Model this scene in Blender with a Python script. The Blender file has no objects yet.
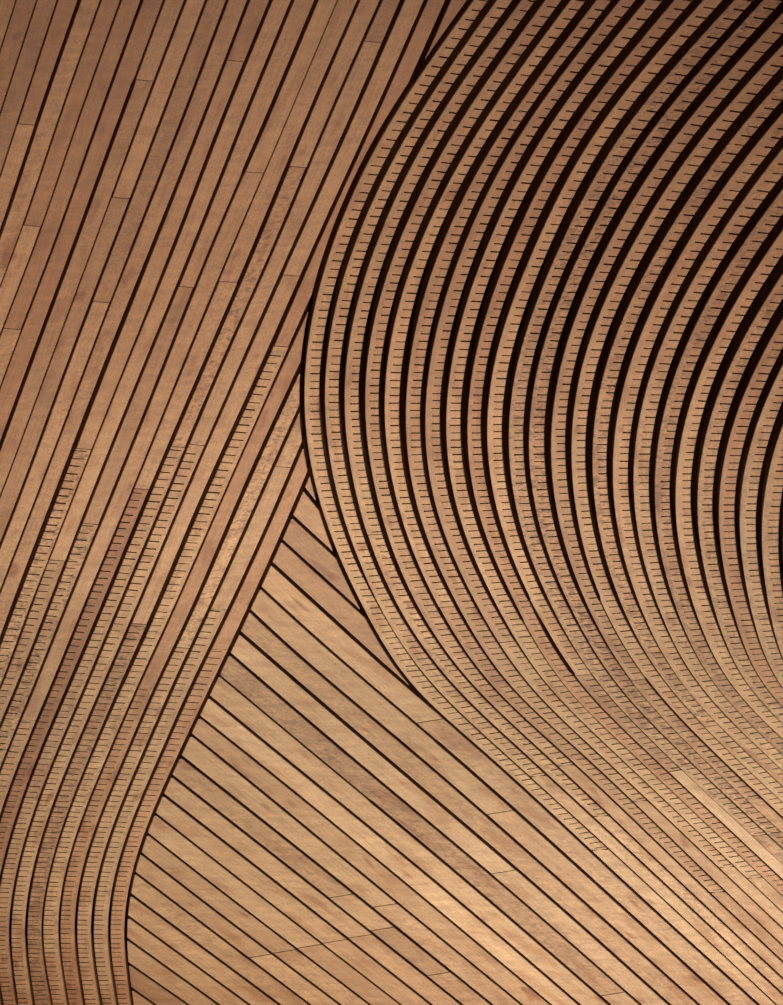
import bpy, math, random
from bisect import bisect_right
from mathutils import Matrix

# ------------------------------------------------------------------ camera
C = bpy.context.scene.collection
ELEV = math.radians(23.5)          # the lens looks up at the soffit at a shallow angle
FOC = 9000.0                       # focal length in pixels of the 783 x 1005 frame
CAM_Z = 1.6
DIST = 33.8                        # metres along the optical axis to the soffit
H = CAM_Z + DIST * math.sin(ELEV)  # height of the slat faces above the ground
cam_d = bpy.data.cameras.new('camera')
cam_d.sensor_width = 36.0
cam_d.sensor_fit = 'AUTO'
cam_d.lens = 36.0 * FOC / 1005.0
cam_d.clip_end = 400
cam = bpy.data.objects.new('camera', cam_d)
cam.location = (0, 0, CAM_Z)
cam.rotation_euler = (math.pi / 2 + ELEV, 0, 0)
C.objects.link(cam)
bpy.context.scene.camera = cam

# ------------------------------------------------------------------ light
world = bpy.data.worlds.new('world')
bpy.context.scene.world = world
world.use_nodes = True
bg = world.node_tree.nodes['Background']
bg.inputs['Color'].default_value = (1.0, 0.86, 0.74, 1)
bg.inputs['Strength'].default_value = 0.004

def area(name, loc, target, size, size_y, power, col):
    d = bpy.data.lights.new(name, 'AREA')
    d.shape = 'RECTANGLE'
    d.size, d.size_y = size, size_y
    d.energy = power
    d.color = col
    o = bpy.data.objects.new(name, d)
    o.location = loc
    dx, dy, dz = (target[k] - loc[k] for k in range(3))
    o.rotation_euler = (math.atan2(math.hypot(dx, dy), -dz), 0, math.atan2(dy, dx) - math.pi / 2)
    C.objects.link(o)
    return o

def uplight(name, loc, target, half, power, col):
    d = bpy.data.lights.new(name, 'SPOT')
    d.energy, d.color = power, col
    d.spot_size, d.spot_blend = math.radians(2 * half), 1.0
    d.shadow_soft_size = 0.6
    o = bpy.data.objects.new(name, d)
    o.location = loc
    dx, dy, dz = (target[k] - loc[k] for k in range(3))
    o.rotation_euler = (math.atan2(math.hypot(dx, dy), -dz), 0, math.atan2(dy, dx) - math.pi / 2)
    C.objects.link(o)
    return o

# added warm fill, low beyond the soffit's far end, with fitted colour and power
area('far_fill', (2.5, 44.5, H - 8.0), (0.5, 33.0, H), 5.0, 5.0, 960, (1.0, 0.52, 0.30))
# added fill below the soffit, reddish to warm the dimmer slats
area('warm_fill', (0.8, 37.5, H - 12.0), (-0.5, 31.0, H), 3.5, 3.0, 560, (1.0, 0.44, 0.22))
# added spots aimed up from below, fitted to shape brightness across the slats
uplight('fill_spot', (1.0, 40.0, H - 12.0), (0.55, 34.0, H), 17, 9500, (1.0, 1.0, 0.83))
uplight('fill_spot', (0.6, 39.5, H - 12.0), (2.3, 35.8, H), 13, 4700, (1.0, 1.0, 1.0))
uplight('fill_spot', (0.4, 39.0, H - 12.0), (-0.60, 29.5, H), 12, 9300, (1.0, 0.72, 0.51))

vs = bpy.context.scene.view_settings
vs.view_transform = 'Standard'
vs.look = 'None'
vs.exposure = 0.0
vs.gamma = 1.0
vs.use_curve_mapping = False

# ------------------------------------------------------------------ helpers
SE, CE = math.sin(ELEV), math.cos(ELEV)

def plan(px, py, z):
    """Point of the horizontal soffit at height z surveyed at (px, py)."""
    a, b = px - 391.5, 502.5 - py
    ry, rz = CE * FOC - SE * b, SE * FOC + CE * b
    t = (z - CAM_Z) / rz
    return (a * t, ry * t)

class Spline:
    """natural cubic spline x(y), linear outside its knots"""
    def __init__(self, ys, xs):
        self.y, self.x = list(ys), list(xs)
        n = len(ys)
        self.m = [0.0] * n
        if n > 2:
            a = [0.0] * n; b = [1.0] * n; c = [0.0] * n; d = [0.0] * n
            for i in range(1, n - 1):
                h0, h1 = ys[i] - ys[i-1], ys[i+1] - ys[i]
                a[i], b[i], c[i] = h0, 2 * (h0 + h1), h1
                d[i] = 6 * ((xs[i+1] - xs[i]) / h1 - (xs[i] - xs[i-1]) / h0)
            for i in range(1, n):
                w = a[i] / b[i-1]
                b[i] -= w * c[i-1]; d[i] -= w * d[i-1]
            self.m[-1] = d[-1] / b[-1]
            for i in range(n - 2, -1, -1):
                self.m[i] = (d[i] - c[i] * self.m[i+1]) / b[i]
    def __call__(self, y):
        Y, X, M = self.y, self.x, self.m
        n = len(Y)
        if y <= Y[0]:
            h = Y[1] - Y[0]
            s = (X[1] - X[0]) / h - h / 6 * (2 * M[0] + M[1])
            return X[0] + s * (y - Y[0])
        if y >= Y[-1]:
            h = Y[-1] - Y[-2]
            s = (X[-1] - X[-2]) / h + h / 6 * (M[-2] + 2 * M[-1])
            return X[-1] + s * (y - Y[-1])
        i = bisect_right(Y, y) - 1
        h = Y[i+1] - Y[i]
        p, q = (Y[i+1] - y) / h, (y - Y[i]) / h
        return p * X[i] + q * X[i+1] + h * h / 6 * ((p**3 - p) * M[i] + (q**3 - q) * M[i+1])

def lerp_table(tab, y):
    if y <= tab[0][0]: return tab[0][1]
    for (a, va), (b, vb) in zip(tab, tab[1:]):
        if y <= b: return va + (vb - va) * (y - a) / (b - a)
    return tab[-1][1]

# ------------------------------------------------------------------ materials
def node(nt, kind, **kw):
    n = nt.nodes.new(kind)
    for k, v in kw.items(): setattr(n, k, v)
    return n

def wood_material():
    m = bpy.data.materials.new('oiled_timber')
    m.use_nodes = True
    nt = m.node_tree
    nt.nodes.clear()
    L = nt.links.new
    out = node(nt, 'ShaderNodeOutputMaterial')
    bsdf = node(nt, 'ShaderNodeBsdfPrincipled')
    L(bsdf.outputs[0], out.inputs[0])
    bsdf.inputs['Roughness'].default_value = 0.62
    bsdf.inputs['Specular IOR Level'].default_value = 0.25
    uv = node(nt, 'ShaderNodeUVMap', uv_map='grain')
    info = node(nt, 'ShaderNodeObjectInfo')
    def noise(sx, sy, detail, rough, seed, dist=0.0):
        mp = node(nt, 'ShaderNodeMapping')
        mp.inputs['Scale'].default_value = (sx, sy, 1)
        mp.inputs['Location'].default_value = (seed, seed * 1.7, seed)
        L(uv.outputs[0], mp.inputs[0])
        n = node(nt, 'ShaderNodeTexNoise')
        n.inputs['Scale'].default_value = 1.0
        n.inputs['Detail'].default_value = detail
        n.inputs['Roughness'].default_value = rough
        n.inputs['Distortion'].default_value = dist
        L(mp.outputs[0], n.inputs[0])
        return n.outputs['Fac']
    def ramp(src, stops):
        r = node(nt, 'ShaderNodeValToRGB')
        e = r.color_ramp.elements
        e[0].position, e[0].color = stops[0][0], stops[0][1]
        e[1].position, e[1].color = stops[-1][0], stops[-1][1]
        for p, c in stops[1:-1]:
            k = e.new(p); k.color = c
        L(src, r.inputs[0])
        return r.outputs[0]
    def g(v): return (v, v, v, 1)
    def mul(a, b, fac=1.0, facsrc=None):
        x = node(nt, 'ShaderNodeMix', data_type='RGBA', blend_type='MULTIPLY')
        x.inputs[0].default_value = fac
        if facsrc: L(facsrc, x.inputs[0])
        L(a, x.inputs[6]); L(b, x.inputs[7])
        return x.outputs[2]
    # long soft streaks, fine pores, large blotches
    streak = ramp(noise(95, 2.2, 3, 0.6, 3.1, 0.3), [(0.25, (0.80, 0.74, 0.70, 1)), (0.75, (1.12, 1.12, 1.12, 1))])
    pore = ramp(noise(300, 40, 3, 0.7, 7.7), [(0.32, g(0.70)), (0.60, g(1.09))])
    blotch = ramp(noise(13, 2.3, 2, 0.5, 11.9), [(0.32, (0.80, 0.69, 0.61, 1)), (0.46, g(1.0)), (0.70, (1.08, 1.09, 1.10, 1))])
    stain = ramp(noise(17, 3.6, 1, 0.4, 23.4), [(0.23, (0.66, 0.49, 0.40, 1)), (0.32, g(1.0))])
    # curly, interlocked figure, only strong in some boards
    curl = ramp(noise(36, 30, 2, 0.55, 31.3, 1.2), [(0.35, (0.26, 0.16, 0.11, 1)), (0.51, g(0.97)), (0.68, (1.18, 1.17, 1.13, 1))])
    col = mul(info.outputs['Color'], streak)
    col = mul(col, pore)
    col = mul(col, blotch)
    band = ramp(noise(9, 17, 2, 0.5, 41.7, 0.6), [(0.30, (0.84, 0.80, 0.77, 1)), (0.68, g(1.10))])
    col = mul(col, band)
    col = mul(col, stain)
    col = mul(col, curl, facsrc=info.outputs['Alpha'])
    L(col, bsdf.inputs['Base Color'])
    bump = node(nt, 'ShaderNodeBump')
    bump.inputs['Strength'].default_value = 0.25
    bump.inputs['Distance'].default_value = 0.002
    L(noise(160, 14, 3, 0.6, 5.5), bump.inputs['Height'])
    L(bump.outputs[0], bsdf.inputs['Normal'])
    return m

def backing_material():
    m = bpy.data.materials.new('dark_backing_felt')
    m.use_nodes = True
    nt = m.node_tree
    b = nt.nodes['Principled BSDF']
    n = node(nt, 'ShaderNodeTexNoise')
    n.inputs['Scale'].default_value = 40
    r = node(nt, 'ShaderNodeValToRGB')
    r.color_ramp.elements[0].color = (0.004, 0.002, 0.001, 1)
    r.color_ramp.elements[1].color = (0.008, 0.003, 0.002, 1)
    nt.links.new(n.outputs['Fac'], r.inputs[0])
    nt.links.new(r.outputs[0], b.inputs['Base Color'])
    b.inputs['Roughness'].default_value = 1.0
    b.inputs['Specular IOR Level'].default_value = 0.0
    return m

WOOD = wood_material()
BACK = backing_material()
BASE = (0.280, 0.200, 0.121)
TONES = {                        # timber tones, as multipliers of the base colour
    'pale': (1.17, 1.19, 1.19), 'light': (1.04, 1.03, 0.99), 'tan': (0.95, 0.905, 0.86),
    'brown': (0.82, 0.745, 0.69), 'reddish': (0.84, 0.70, 0.62), 'dark': (0.62, 0.45, 0.36),
}
WORDS = {'pale': 'pale cream', 'light': 'light tan', 'tan': 'tan', 'brown': 'mid-brown',
         'reddish': 'reddish-brown', 'dark': 'dark red-brown'}

# ------------------------------------------------------------------ the soffit behind the slats
Z_LEFT, Z_SWIRL, Z_PLANK = H, H - 0.016, H + 0.008     # face heights of the three fields
Z_BACK = H + 0.060
def soffit():
    x0, x1, y0, y1, t = -4.5, 4.5, 22.0, 43.0, 0.12
    v = [(x, y, z) for z in (Z_BACK, Z_BACK + t) for y in (y0, y1) for x in (x0, x1)]
    f = [(0, 2, 3, 1), (4, 5, 7, 6), (0, 1, 5, 4), (2, 6, 7, 3), (0, 4, 6, 2), (1, 3, 7, 5)]
    me = bpy.data.meshes.new('ceiling')
    me.from_pydata(v, [], f); me.update()
    me.materials.append(BACK)
    o = bpy.data.objects.new('ceiling', me)
    o['kind'] = 'structure'
    o['label'] = 'dark soffit behind the wooden slats'
    C.objects.link(o)
soffit()

# ------------------------------------------------------------------ survey of the gaps between slats
def extend(row, first, lo, hi, dl, dr):
    d = {first + k: x for k, x in enumerate(row)}
    for j in range(first - 1, lo - 1, -1): d[j] = d[j+1] - dl
    for j in range(first + len(row), hi + 1): d[j] = d[j-1] + dr
    return d

NB = 30
B_ROWS = {
    10: ([462.6,485.6,509.8,533.3,558.9,584,608,633,660.5,689.5,719.5,749.5,779.5,810], 31),
    125: ([385,409,430.6,454,478,501,522.6,546,571,596,622.6,651.5,679,707,737,766.5,797,830,860], 30),
    250: ([327.7,349.4,370.6,392,414,435.8,458.7,481.7,505.2,529,553.3,577.5,600.2,625,652,678,706,733.7,763.4], 29),
    375: ([302.2,322.6,342.3,362.7,383,404.6,425.5,446.5,468,488.6,511,532.8,554.5,576,598.9,622.6,646.9,671,696,721,747.5,773.5], 26.5),
    500: ([317,336.2,355,375,394.2,412.8,432,452.4,472.4,492,511.6,531.5,551.8,571.6,591.2,611,631.5,652,672.6,694,715.8,737.7,760.5,784], 24),
    625: ([371,389.5,407,426.8,447.3,467,486.8,506,525,542.3,560,578.2,595.2,611.5,629,646.9,664.6,681.5,699.3,718,736,754,771.5], 18),
    690: ([415.8,437,456.7,476.6,495,513.7,532.8,551.2,568.3,585.5,604,621,638,654.5,671,687,703,719.2,735.4], 16.2),
    750: ([480.5,499.6,519.3,539.2,558.4,577,593.6,611,627.7,644.3,661,677.5,694,710.7,727.2,743.8], 16.6),
    875: ([616.2,636.6,654.5,672,690.3,708,725.8,743,760], 17),
    995: ([747.8,765.6,783], 17.5),
}
_t = {y: extend(r, 0, 0, NB, 20, dr) for y, (r, dr) in B_ROWS.items()}
_ys = sorted(B_ROWS)
SWIRL = [Spline(_ys, [_t[y][i] for y in _ys]) for i in range(NB + 1)]

A_LO = -12
A_ROWS = {   # row: (index of the first surveyed gap, gaps, pitch to the left, pitch to the right)
    10: (-1, [13,33.7,54.1,76.1,97,117.5,138.7,160.2,181.4,202.6,223.5,244.7,266.9,288.6,312.4,333.3,354.5,376.8,398.5,421.7,444], 20.5, 22),
    125: (1, [16.6,36.5,56.7,76.6,97,117.8,137.9,159,180,200.5,220.4,241.6,263.9,284.8,304.7,325.7,348.7,370.6], 20, 22),
    250: (3, [14,33.2,52.4,72.3,92,111.2,131,151.2,172.4,192.3,210.2,231.2,252.9,272.8,292.5,313.7], 19.6, 21),
    375: (5, [5,26,45.5,63.9,83,101.7,122,141,160.2,179.3,199.5,217.4,237,258.7,277.4,296.6], 19.4, 18.6),
    500: (7, [-1.0,17.9,35.8,54,72.3,90.7,109.8,128.5,146.4,164.8,182.6,202,221.7,239.6,258.7,279.2,297.5], 19, 19),
    625: (10, [6.4,24.3,42,58.7,76.6,94.5,111.6,129.8,148.7,166.5,185.2,202,221.7,241.5], 18.3, 18),
    690: (11, [-0.5,16.0,32.7,50.0,66.8,84.3,101.4,119.3,136.7,154.5,171.9,190.3,210.5], 17.7, 18),
    750: (13, [8.0,24.8,41.5,58.7,75.6,93.3,110.6,128.5,145.6,163.5,182.0], 17.3, 18),
    875: (15, [1.2,17.2,33.2,49.5,65.8,82.5,99.6,116.5,133.3], 16.4, 17),
    936: (15, [-6.0,10.2,26.3,42.3,59.3,75.9,92.5,109.3,125.6], 16.4, 17),
    995: (15, [0.5,15.8,32.4,50.0,66.4,82.6,99.6,115.8,130.8], 16.4, 17),
}
_t = {y: extend(r, a, A_LO, 26, dl, dr) for y, (a, r, dl, dr) in A_ROWS.items()}
_ys = sorted(A_ROWS)
LEFT = {j: Spline(_ys, [_t[y][j] for y in _ys]) for j in range(A_LO, 27)}
A_EDGE = 23

PLANK_PTS = [
    [(303,488),(315,503)],
    [(291.5,515.8),(333,554)],
    [(280.6,539.6),(364.9,616.2)],
    [(270.4,562.6),(339,625),(395,675.5),(413,691)],
    [(259.4,586.8),(300.9,625),(446,750),(586.6,875),(718.4,995)],
    [(249,609.8),(265,625),(410.2,750),(553.3,875),(687.7,995)],
    [(238.5,631.5),(376.2,750),(523.0,875),(658.4,995)],
    [(228.5,653),(341.8,750),(490.7,875),(629,995)],
    [(218.5,675),(308.6,750),(458.7,875),(598,995)],
    [(208,696),(274,750),(426.8,875),(567.8,995)],
    [(198,715.5),(241.6,750),(395,875),(538.8,995)],
    [(189,733),(210.2,750),(363.0,875),(509.4,995)],
    [(178.8,755),(330.3,875),(479.4,995)],
    [(170.6,775),(298.3,875),(449.6,995)],
    [(162,794),(266.0,875),(418.6,995)],
    [(154.5,813.5),(233,875),(387.8,995)],
    [(146.4,833),(200.0,875),(357,995)],
    [(139.7,852.5),(168.5,875),(326.6,995)],
    [(134.6,872.5),(296.6,995)],
    [(130.8,894.7),(266.2,995)],
    [(127.7,916.4),(235.6,995)],
    [(127,939),(204.8,995)],
    [(127.7,963),(173.7,995)],
    [(130,987.4),(141.5,995.5)],
    [(133,1010),(147,1020)], [(136,1033),(150,1043)], [(139,1056),(153,1066)],
]
PLANKS = [Spline([p[1] for p in q], [p[0] for p in q]) for q in PLANK_PTS]

Y_TOP, Y_BOT = -80, 1080

# ------------------------------------------------------------------ board builder
def board_mesh(name, Lf, Rf, tf, y0, y1, z_face, thick, kerfs=(), side=1, frac=0.62, seed=0, square=()):
    """One length of timber between edge curves Lf and Rf (x as a function of the survey row),
    from row y0 to y1.  kerfs: rows where a saw cut enters from the edge `side`."""
    rnd = random.Random(seed)
    ch = 0.0022
    rows = []                                     # (row, notched)
    ks = sorted(k for k in kerfs if y0 + 1.5 < k < y1 - 1.5)
    base = [y0]
    while base[-1] < y1 - 1.2:
        d = min(base[-1] - y0, y1 - base[-1])
        base.append(min(y1, base[-1] + (1.0 if d < 45 and not ks else 2.5 if not ks else 3.5)))
    if base[-1] < y1: base.append(y1)
    for f, g in ((Lf, 1), (Rf, -1)):             # exact corners where an end is cut to a curve
        for p, q in zip(base[1:-1], base[2:]):
            h = (q - p) / 2
            m1, m2 = (f(p) - f(p - 1)), (f(q + 1) - f(q))
            if abs(m1 - m2) > 0.12:
                # two straight pieces meet between p and q
                yk = (f(q) - f(p) + m1 * p - m2 * q) / (m1 - m2)
                if p < yk < q: base.append(yk)
    base.sort()
    for b in base:
        if b in (y0, y1) or all(abs(b - k) > 1.0 for k in ks[max(0, bisect_right(ks, b) - 1):bisect_right(ks, b) + 1]):
            rows.append((b, 0))
    for k in ks:
        e = lerp_table(KW, k) * rnd.uniform(0.75, 1.25)
        rows += [(k - e, 0), (k - e + 1e-4, 1), (k + e - 1e-4, 1), (k + e, 0)]
    rows.sort()
    verts, uvs = [], []
    off_v, off_u = rnd.uniform(0, 500), rnd.uniform(0, 500)
    n = 0
    depth = 0.024
    last_fr = frac
    for (yc, notch) in rows:
        l, r = Lf(yc), Rf(yc)
        xc = (l + r) / 2
        # direction square to the timber, in the soffit plane
        p0, p1 = plan(tf(yc - 2), yc - 2, z_face), plan(tf(yc + 2), yc + 2, z_face)
        tx, ty = p1[0] - p0[0], p1[1] - p0[1]
        q0, q1 = plan(xc, yc, z_face), plan(xc + 1, yc, z_face)
        sh = (-tx / ty) * (q1[0] - q0[0]) / (ty / 4)
        if not ks: sh *= max([math.exp(-((yc - j) / 9.0) ** 2) for j in square] + [0.0])
        yl = yr = yc
        for _ in range(3):
            yl = yc + (Lf(yl) - xc) * sh
            yr = yc + (Rf(yr) - xc) * sh
        xl, xr = Lf(yl), Rf(yr)
        if xr - xl < 0.3: xr = xl + 0.3
        A, B = plan(xl, yl, z_face), plan(xr, yr, z_face)
        dx, dy = B[0] - A[0], B[1] - A[1]
        w = math.hypot(dx, dy)
        dx, dy = dx / w, dy / w
        c = min(ch, w * 0.2)
        if not notch: fr = frac * rnd.uniform(0.88, 1.08)
        if notch: fr = last_fr
        last_fr = fr
        fr = min(max(fr, 0.15), 0.9)
        k0 = w * (1 - fr) if side > 0 else w * fr
        zf, zb = z_face, z_face + thick
        zn = z_face + depth
        cw = abs(ty) / math.hypot(tx, ty)
        u0 = (A[0] - plan(tf(yl), yl, z_face)[0]) * cw
        u1 = (B[0] - plan(tf(yr), yr, z_face)[0]) * cw
        def P(u, z): return (A[0] + dx * u, A[1] + dy * u, z)
        kx = 0.0006
        if side > 0:
            prof = [(0, zb), (0, zf + c), (c, zf), (k0, zf)] + \
                   ([(k0 + kx, zn), (w - c, zn), (w, zn + 1e-4)] if notch else [(k0 + kx, zf), (w - c, zf), (w, zf + c)]) + [(w, zb)]
        else:
            prof = [(0, zb)] + ([(0, zn + 1e-4), (c, zn), (k0 - kx, zn)] if notch else [(0, zf + c), (c, zf), (k0 - kx, zf)]) + \
                   [(k0, zf), (w - c, zf), (w, zf + c), (w, zb)]
        for (u, z) in prof:
            verts.append(P(u, z))
            uvs.append((off_u + u0 + (u1 - u0) * u / w + (z - zf) * 0.9, off_v + (A[1] + dy * u) * 1.06))
        n += 1
    faces = []
    for i in range(n - 1):
        for j in range(8):
            a, b = i * 8 + j, i * 8 + (j + 1) % 8
            faces.append((a, b, b + 8, a + 8))
    faces.append(tuple(range(7, -1, -1)))
    faces.append(tuple(range((n - 1) * 8, n * 8)))
    me = bpy.data.meshes.new(name)
    me.from_pydata(verts, [], faces)
    me.update()
    ul = me.uv_layers.new(name='grain')
    for lp in me.loops: ul.data[lp.index].uv = uvs[lp.vertex_index]
    me.materials.append(WOOD)
    return me

def span(Lf, Rf, lo, hi, least=0.5):
    """stretches of rows where a strip is wide enough to exist"""
    out, cur, y = [], None, lo
    while y <= hi:
        ok = Rf(y) - Lf(y) > least
        if ok and cur is None: cur = y
        if not ok and cur is not None:
            out.append((cur, y - 1)); cur = None
        y += 1
    if cur is not None: out.append((cur, hi))
    return [s for s in out if s[1] - s[0] > 4]

def kerf_rows(lo, hi, spacing, seed):
    rnd = random.Random(seed)
    y, out = lo + rnd.uniform(1, 5), []
    while y < hi:
        out.append(y + rnd.gauss(0, 0.22))
        y += spacing(y)
    return out

KW = [(0, 0.66), (400, 0.62), (540, 0.52), (700, 0.36), (1000, 0.33)]          # half widths of the saw cuts
KB = [(0, 9.5), (200, 8.7), (440, 7.3), (550, 6.5), (610, 6.0), (675, 5.4), (785, 4.9), (1000, 4.5)]
KA = [(340, 7.8), (480, 7.4), (570, 6.9), (650, 6.6), (750, 5.8), (820, 5.1), (950, 4.6)]
ORD = ['zeroth', 'first', 'second', 'third', 'fourth', 'fifth', 'sixth', 'seventh', 'eighth', 'ninth', 'tenth', 'eleventh',
       'twelfth', 'thirteenth', 'fourteenth', 'fifteenth', 'sixteenth', 'seventeenth', 'eighteenth', 'nineteenth',
       'twentieth', 'twenty-first', 'twenty-second', 'twenty-third', 'twenty-fourth', 'twenty-fifth', 'twenty-sixth',
       'twenty-seventh', 'twenty-eighth', 'twenty-ninth', 'thirtieth', 'thirty-first', 'thirty-second', 'thirty-third',
       'thirty-fourth', 'thirty-fifth']

def pick_tone(rnd, weights):
    r = rnd.random() * sum(weights.values())
    for k, wt in weights.items():
        r -= wt
        if r <= 0: return k
    return 'tan'

def make_strip(name, cat, group, label, Lf, Rf, tf, lo, hi, z, thick, joints, tones, kerfs, side, frac, seed, joint_words=None):
    """a strip = one thing; where butt joints cross it, its lengths are children"""
    rnd = random.Random(seed * 7 + 1)
    js = sorted(j for j in joints if lo + 3 < j < hi - 3)
    cuts = [(lo, True)] + [(j, True) for j in js] + [(hi, True)]
    # where the saw cuts begin or end within one length, the kerfed and the plain run are two parts
    for k in (min(kerfs) - 2.0, max(kerfs) + 2.0) if kerfs else ():
        if lo + 12 < k < hi - 12 and all(abs(k - j) > 9 for j in js): cuts.append((k, False))
    cuts.sort()
    multi = len(cuts) > 2
    root = None
    if multi:
        root = bpy.data.objects.new(name, None)
        root.empty_display_size = 0.1
        ym = (lo + hi) / 2
        p = plan((Lf(ym) + Rf(ym)) / 2, ym, z)
        root.location = (p[0], p[1], z)
        C.objects.link(root)
    n = -1
    for (a, hard), (b, hard2) in zip(cuts, cuts[1:]):
        if hard:
            n += 1
            oL, oR = (rnd.uniform(-.35, .45), rnd.uniform(-.45, .35)) if js else (0, 0)
            tone, fig = tones[min(n, len(tones) - 1)]
            t, jit, hue = TONES[tone], rnd.uniform(0.92, 1.07), rnd.uniform(-0.02, 0.02)
        ya, yb = a + (0.3 if hard and a > lo else 0), b - (0.3 if hard2 and b < hi else 0)
        kn = sum(1 for q in kerfs if ya < q < yb) > 1
        nm = ('kerfed_board' if kn else 'plain_board') if multi else name
        me = board_mesh(nm, (lambda y, o=oL: Lf(y) + o), (lambda y, o=oR: Rf(y) + o), tf, ya, yb, z, thick,
                        kerfs, side, frac, seed * 31 + n, js)
        o = bpy.data.objects.new(nm, me)
        o.color = (BASE[0] * t[0] * jit, BASE[1] * t[1] * jit * (1 + hue), BASE[2] * t[2] * jit * (1 + 2 * hue), fig)
        C.objects.link(o)
        if multi:
            o.parent = root
            me.transform(Matrix.Translation(-root.location))
            o['label'] = WORDS[tone] + (' saw-kerfed' if kn else ' plain') + ' length of the strip'
    top = root or o
    top['label'] = label
    top['category'] = cat
    top['group'] = group
    return top

# ------------------------------------------------------------------ field 1: the swirl of kerfed battens
GL = [(0, 7.4), (125, 7.0), (250, 6.0), (375, 5.2), (500, 4.4), (600, 3.4), (690, 2.7), (750, 2.5), (1000, 2.8)]
GR = [(0, 12.8), (125, 13.0), (250, 12.2), (375, 9.4), (500, 6.2), (600, 3.6), (680, 1.5), (760, 1.3), (1000, 2.2)]
LOW = {0: 2.8, 1: 1.8, 2: 2.4, 3: 2.2, 4: 2.0, 5: 1.6, 6: 1.6, 7: 1.1, 8: 0.8, 9: 1.9, 10: 0.3, 11: 1.4, 12: 0.3, 13: 1.2, 14: 0.35, 15: 0.4, 16: 0.9, 17: 0.35, 18: 0.6}
_r = random.Random(5)
GV = [_r.uniform(0.86, 1.14) for _ in range(NB + 2)]
def swirl_gap(i, y):
    t = min(i / 20.0, 1.15)
    w = (lerp_table(GL, y) * (1 - t) + lerp_table(GR, y) * t) * GV[i]
    f = min(max((y - 590) / 95.0, 0), 1)
    w = w * (1 - f) + LOW.get(i, 0.5) * f
    if i == 1 and 560 < y < 690: w *= 1 - 0.75 * math.sin(math.pi * (y - 560) / 130)
    if i == 8 and 620 < y < 720: w *= 0.5
    if i == 9 and 600 < y < 675: w = 1.9 + 2.4 * min((y - 600) / 30.0, 1)
    if i == 13 and 600 < y: w = 0.8 if y < 678 else 1.8
    if i == 16 and y > 640: w = 1.1 if y < 726 else 0.5
    return max(0.3, w)

SW_JOINT = {2: [534.7], 6: [642], 9: [675, 771], 12: [680], 13: [649], 14: [726], 4: [607]}
SW_KERF_END = {0: 848, 1: 776, 2: 816, 3: 768, 4: 893, 5: 800, 6: 868, 7: 880, 8: 905, 9: 771, 10: 836, 11: 880, 12: 800}
SW_TONE = {0: [('light', .15)], 1: [('light', .3)], 2: [('light', .1), ('light', .5)], 3: [('tan', .1)], 4: [('light', .05), ('brown', .15)],
           5: [('tan', .1)], 6: [('brown', .1), ('light', .2)], 7: [('light', .1)], 8: [('reddish', .2)],
           9: [('light', .1), ('brown', .4), ('pale', 0)], 10: [('tan', .7)], 11: [('brown', .95)], 12: [('brown', .15), ('brown', .5)],
           13: [('light', .1), ('tan', .2)], 14: [('tan', .75), ('light', .2)], 15: [('tan', .15)], 16: [('light', .4)], 17: [('brown', .7)],
           18: [('light', .1)], 19: [('tan', .6)], 20: [('reddish', .1)], 21: [('light', .3)], 22: [('tan', .3)], 23: [('light', .5)]}
for i in range(NB):
    G = (lambda y, i=i: SWIRL[i](y) + swirl_gap(i, y) / 2)
    R = (lambda y, i=i: SWIRL[i+1](y) - swirl_gap(i + 1, y) / 2)
    T = (lambda y, i=i: (SWIRL[i](y) + SWIRL[i+1](y)) / 2)
    rows = [y for y in range(Y_TOP, Y_BOT + 1, 5) if G(y) < 855]
    if not rows: continue
    lo, hi = min(rows), max(rows)
    rnd = random.Random(100 + i)
    tones = SW_TONE.get(i, [(pick_tone(rnd, {'light': 2, 'tan': 3, 'brown': 1.5}), rnd.uniform(0, .5))])
    ke = SW_KERF_END.get(i, hi)
    ks = kerf_rows(lo, ke, lambda y: lerp_table(KB, y), 900 + i)
    if i == 9: ks = [k for k in ks if k < 771]
    word = WORDS[tones[0][0]]
    fig = ', with dark curly figure' if tones[0][1] > .6 else ''
    if i == 0:
        lab = 'outermost curved batten of the swirl, light tan, edging the straight slats and planks'
    else:
        lab = '%s curved batten in from the outer rim of the swirl, %s%s' % (ORD[i + 1], word, fig)
    make_strip('curved_batten', 'batten', 'curved saw-kerfed battens of the swirl', lab, G, R, T, lo, hi, Z_SWIRL, Z_BACK - Z_SWIRL,
               SW_JOINT.get(i, []), tones, ks, 1, rnd.uniform(0.56, 0.70), 300 + i)

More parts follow.
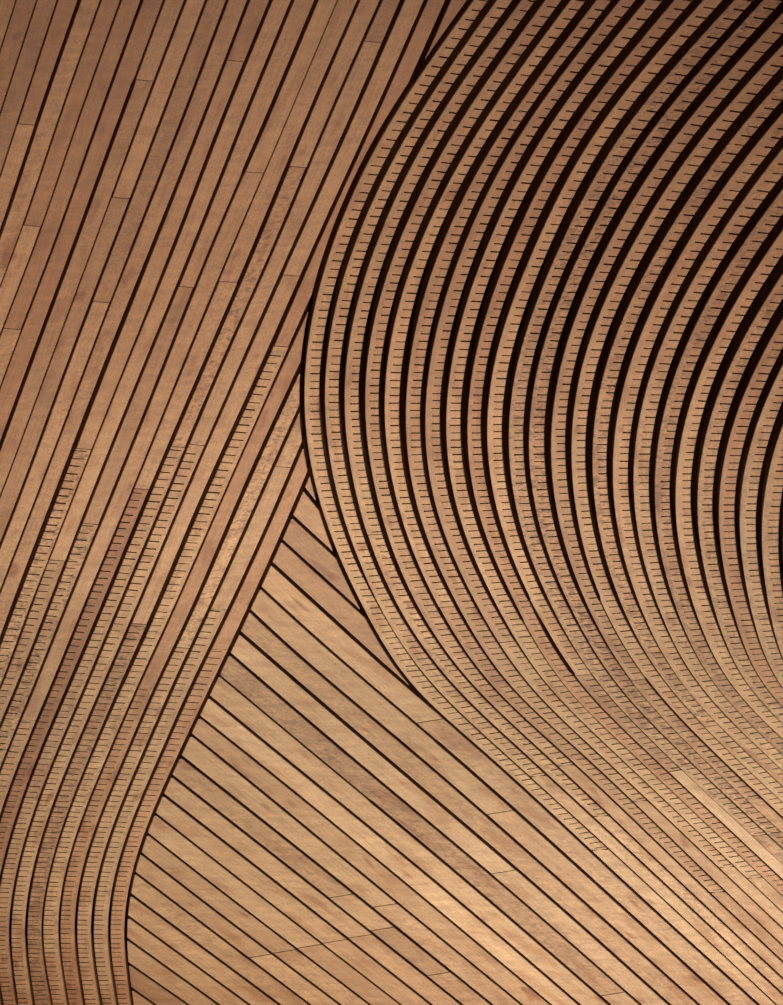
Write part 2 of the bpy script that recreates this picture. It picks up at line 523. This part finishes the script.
# ------------------------------------------------------------------ field 2: straight slats fanning at the left
A_GAP = {j: [(0, 2.7), (1000, 2.9)] for j in range(A_LO, 27)}
A_GAP.update({
    -1: [(0, 1.0)], 0: [(0, 1.2)], 1: [(0, 1.2)], 2: [(0, 4.0)], 3: [(0, 1.3), (240, 1.3)], 4: [(0, 2.2), (250, 1.4)],
    5: [(0, 3.2), (200, 2.2), (330, 2.0)], 6: [(0, 2.4), (78, 2.4), (84, 4.4), (600, 5.0)], 7: [(0, 2.8), (210, 1.6), (400, 1.8)],
    8: [(0, 2.9), (300, 3.2), (600, 3.0)], 9: [(0, 3.4), (240, 3.2), (300, 2.0), (600, 2.0)],
    10: [(0, 2.8), (60, 2.4), (200, 3.2), (300, 4.6), (560, 5.4), (680, 4.0)], 11: [(0, 3.4), (250, 3.4), (330, 1.8), (445, 0.9), (560, 1.0), (600, 2.4)],
    12: [(0, 3.0), (400, 3.2)], 13: [(0, 5.0), (168, 5.0), (176, 3.0)], 14: [(0, 1.2), (190, 1.6), (260, 2.4), (500, 1.8), (700, 3.0)],
    15: [(0, 2.8), (150, 4.0), (260, 4.2), (500, 4.4), (900, 3.0)], 16: [(0, 3.2), (300, 2.4), (500, 3.8)], 17: [(0, 5.0), (120, 4.2), (250, 3.6), (450, 2.2), (800, 2.8)],
    18: [(0, 3.6), (250, 3.8), (340, 5.2), (650, 5.2), (760, 3.6), (900, 3.0)], 19: [(0, 5.8), (60, 6.0), (310, 3.8), (420, 2.0), (600, 2.4), (760, 3.0)],
    20: [(0, 4.4), (500, 4.6), (700, 3.4)], 21: [(0, 3.8)], 22: [(0, 4.0), (700, 3.8), (900, 3.2)], 23: [(0, 4.6), (600, 4.6), (800, 3.6), (1000, 3.2)],
})
A_JOINT = {1: [124.5], 3: [226], 6: [80.5], 7: [198], 10: [61, 449], 13: [172.5], 15: [167, 447], 16: [42, 445], 4: [329], 8: [302],
           12: [287, 524], 14: [282, 489], 17: [275.5, 624], 18: [346.5], 21: [467], 11: [560.5], 20: [648], 5: [560], 19: [], 22: []}
A_KERF = {10: 449, 11: 560.5, 12: 524, 13: 720, 14: 489, 15: 447, 16: 445, 17: 624, 18: 346.5, 19: 688, 20: 648, 21: 610, 22: 648, 9: 640, 8: 640, 7: 640}
A_TONE = {-1: [('reddish', .3)], 0: [('brown', .2)], 1: [('reddish', .1), ('light', .15)], 2: [('light', .3)], 3: [('reddish', .05), ('pale', .15)],
          4: [('reddish', .05), ('light', .3)], 5: [('reddish', .1), ('tan', .1)], 6: [('light', .15), ('brown', .2)], 7: [('light', .1), ('brown', .1)],
          8: [('brown', .4), ('light', .25)], 9: [('tan', .3)], 10: [('reddish', .0), ('tan', .05), ('light', .8)], 11: [('light', .0), ('tan', .15)],
          12: [('tan', .1), ('brown', .1), ('light', .8)], 13: [('light', .0), ('tan', .1)], 14: [('tan', .2), ('tan', .25), ('dark', .3)],
          15: [('light', .05), ('tan', .7), ('tan', .25)], 16: [('brown', .3), ('light', .2), ('light', .2)], 17: [('light', .15), ('tan', .1), ('brown', .7)],
          18: [('reddish', .0), ('light', .35)], 19: [('reddish', .05)], 20: [('light', .75), ('tan', .2)], 21: [('light', .4), ('light', .15)],
          22: [('reddish', .0)]}
def a_gap(j, y): return lerp_table(A_GAP[j], y) * (0.80 if j <= 9 else 0.88) * (1 if j == A_EDGE else lerp_table([(650, 1.0), (800, 0.85)], y))
B0L = lambda y: SWIRL[0](y) - 2.3
for j in range(A_LO, A_EDGE):
    Lf = (lambda y, j=j: LEFT[j](y) + a_gap(j, y) / 2)
    Rf = (lambda y, j=j: min(LEFT[j+1](y) - a_gap(j + 1, y) / 2, B0L(y)))
    T = (lambda y, j=j: (LEFT[j](y) + LEFT[j+1](y)) / 2)
    for (lo, hi) in span(Lf, Rf, Y_TOP, Y_BOT):
        while lo < hi and Rf(lo) < -70: lo += 1
        while hi > lo and Rf(hi) < -70: hi -= 1
        if hi - lo < 6: continue
        rnd = random.Random(500 + j)
        tones = A_TONE.get(j, [(pick_tone(rnd, {'light': 2, 'tan': 3, 'brown': 2}), rnd.uniform(0, .4))])
        kstart = A_KERF.get(j)
        ks = kerf_rows(kstart, hi, lambda y: lerp_table(KA, y), 700 + j) if kstart else []
        sliver = j == 19 and hi < 200
        if sliver:
            lab = 'tapering wooden sliver ending in a point between straight slats and the swirl rim'
            tones = [('reddish', 0)]
        else:
            nth = A_EDGE - j
            extra = {19: ', plain, then kerfed', 22: '', 14: ', with a dark red-brown kerfed length', 10: ', mottled where kerfed, plain above',
                     18: ', kerfed from higher up than the rest', 20: ', mottled light wood above kerfed wood',
                     13: ', long plain length kerfed only at the bottom', 5: ', long reddish-brown length'}.get(j, ', ' + WORDS[tones[0][0]])
            if nth == 1: lab = 'straight slat bordering the diagonal planks, reddish-brown, kerfed near the bottom'
            else: lab = '%s straight slat out from the plank edge%s' % (ORD[nth], extra)
        make_strip('straight_slat', 'slat', 'straight slats fanning out at the left', lab, Lf, Rf, T, lo, hi, Z_LEFT, Z_BACK - Z_LEFT,
                   A_JOINT.get(j, []), tones, ks, -1, rnd.uniform(0.62, 0.8), 40 + j)

# ------------------------------------------------------------------ field 3: diagonal planks between the two
A_R = lambda y: LEFT[A_EDGE](y) + a_gap(A_EDGE, y) / 2
B_L = lambda y: SWIRL[0](y) - lerp_table([(505, 1.2), (560, 2.3)], y)
GC = [(480, 4.6), (620, 4.6), (750, 4.2), (880, 3.7), (1000, 3.4)]
_r = random.Random(9)
CV = [_r.uniform(0.85, 1.15) for _ in PLANKS]
def c_gap(k, y): return lerp_table(GC, y) * CV[k] * (1.35 if k == 4 and y > 740 else 1) * (0.6 if k == 8 and y < 800 else 1)
C_PTS = [(429, 721), (500, 812.5), (505, 872), (437, 974), (342, 896), (381, 905.5), (614, 994), (393, 929)]
SEAM = ((250, 958), (395, 929.5))          # one long seam runs across several planks
C_TONE = {0: [('tan', .1)], 1: [('tan', .15)], 2: [('brown', .2)], 3: [('brown', .1)], 4: [('light', .05), ('tan', .3), ('light', .1)], 5: [('light', .05), ('tan', .1)],
          6: [('tan', .3), ('light', .1)], 7: [('pale', .05), ('light', .2)], 8: [('brown', .5), ('light', .1)], 9: [('light', .1), ('tan', .2)],
          10: [('pale', .1)], 11: [('tan', .1), ('light', .1), ('tan', .1)], 12: [('light', .05), ('tan', .3)]}
NP = len(PLANKS)
for k in range(NP):
    if k == 0:
        Rf = B_L
        T = PLANKS[0]
    else:
        Rf = (lambda y, k=k: min(PLANKS[k-1](y) - c_gap(k - 1, y) / 2, B_L(y)))
        T = (lambda y, k=k: (PLANKS[k](y) + PLANKS[k-1](y)) / 2)
    Lf = (lambda y, k=k: max(PLANKS[k](y) + c_gap(k, y) / 2, A_R(y)))
    sp = span(Lf, Rf, 470, Y_BOT)
    if not sp: continue
    lo, hi = sp[0]
    while hi > lo and Lf(hi) > 880: hi -= 1
    joints = []
    for (x, y) in C_PTS:
        if Lf(y) < x < Rf(y): joints.append(y)
    for s in range(0, 101):
        f = s / 100
        x, y = SEAM[0][0] + f * (SEAM[1][0] - SEAM[0][0]), SEAM[0][1] + f * (SEAM[1][1] - SEAM[0][1])
        if abs((Lf(y) + Rf(y)) / 2 - x) < 0.9 and not any(abs(y - q) < 8 for q in joints): joints.append(y)
    rnd = random.Random(1300 + k)
    nj = len(joints) + 1
    tones = C_TONE.get(k) or [(pick_tone(rnd, {'pale': .6, 'light': 3, 'tan': 2.4, 'brown': .7}), rnd.uniform(0, .35)) for _ in range(nj)]
    tail = ', meeting the rim' if k == 4 else ''
    if k == 0: lab = 'tiny triangular plank tip wedged between the straight slats and the swirl'
    else: lab = '%s diagonal plank below the wedge tip beside the swirl, %s%s' % (ORD[k], WORDS[tones[0][0]], tail)
    make_strip('diagonal_plank', 'plank', 'diagonal planks in the wedge', lab, Lf, Rf, T, lo, hi, Z_PLANK, Z_BACK - Z_PLANK,
               joints, tones, [], 1, 0.5, 1700 + k)
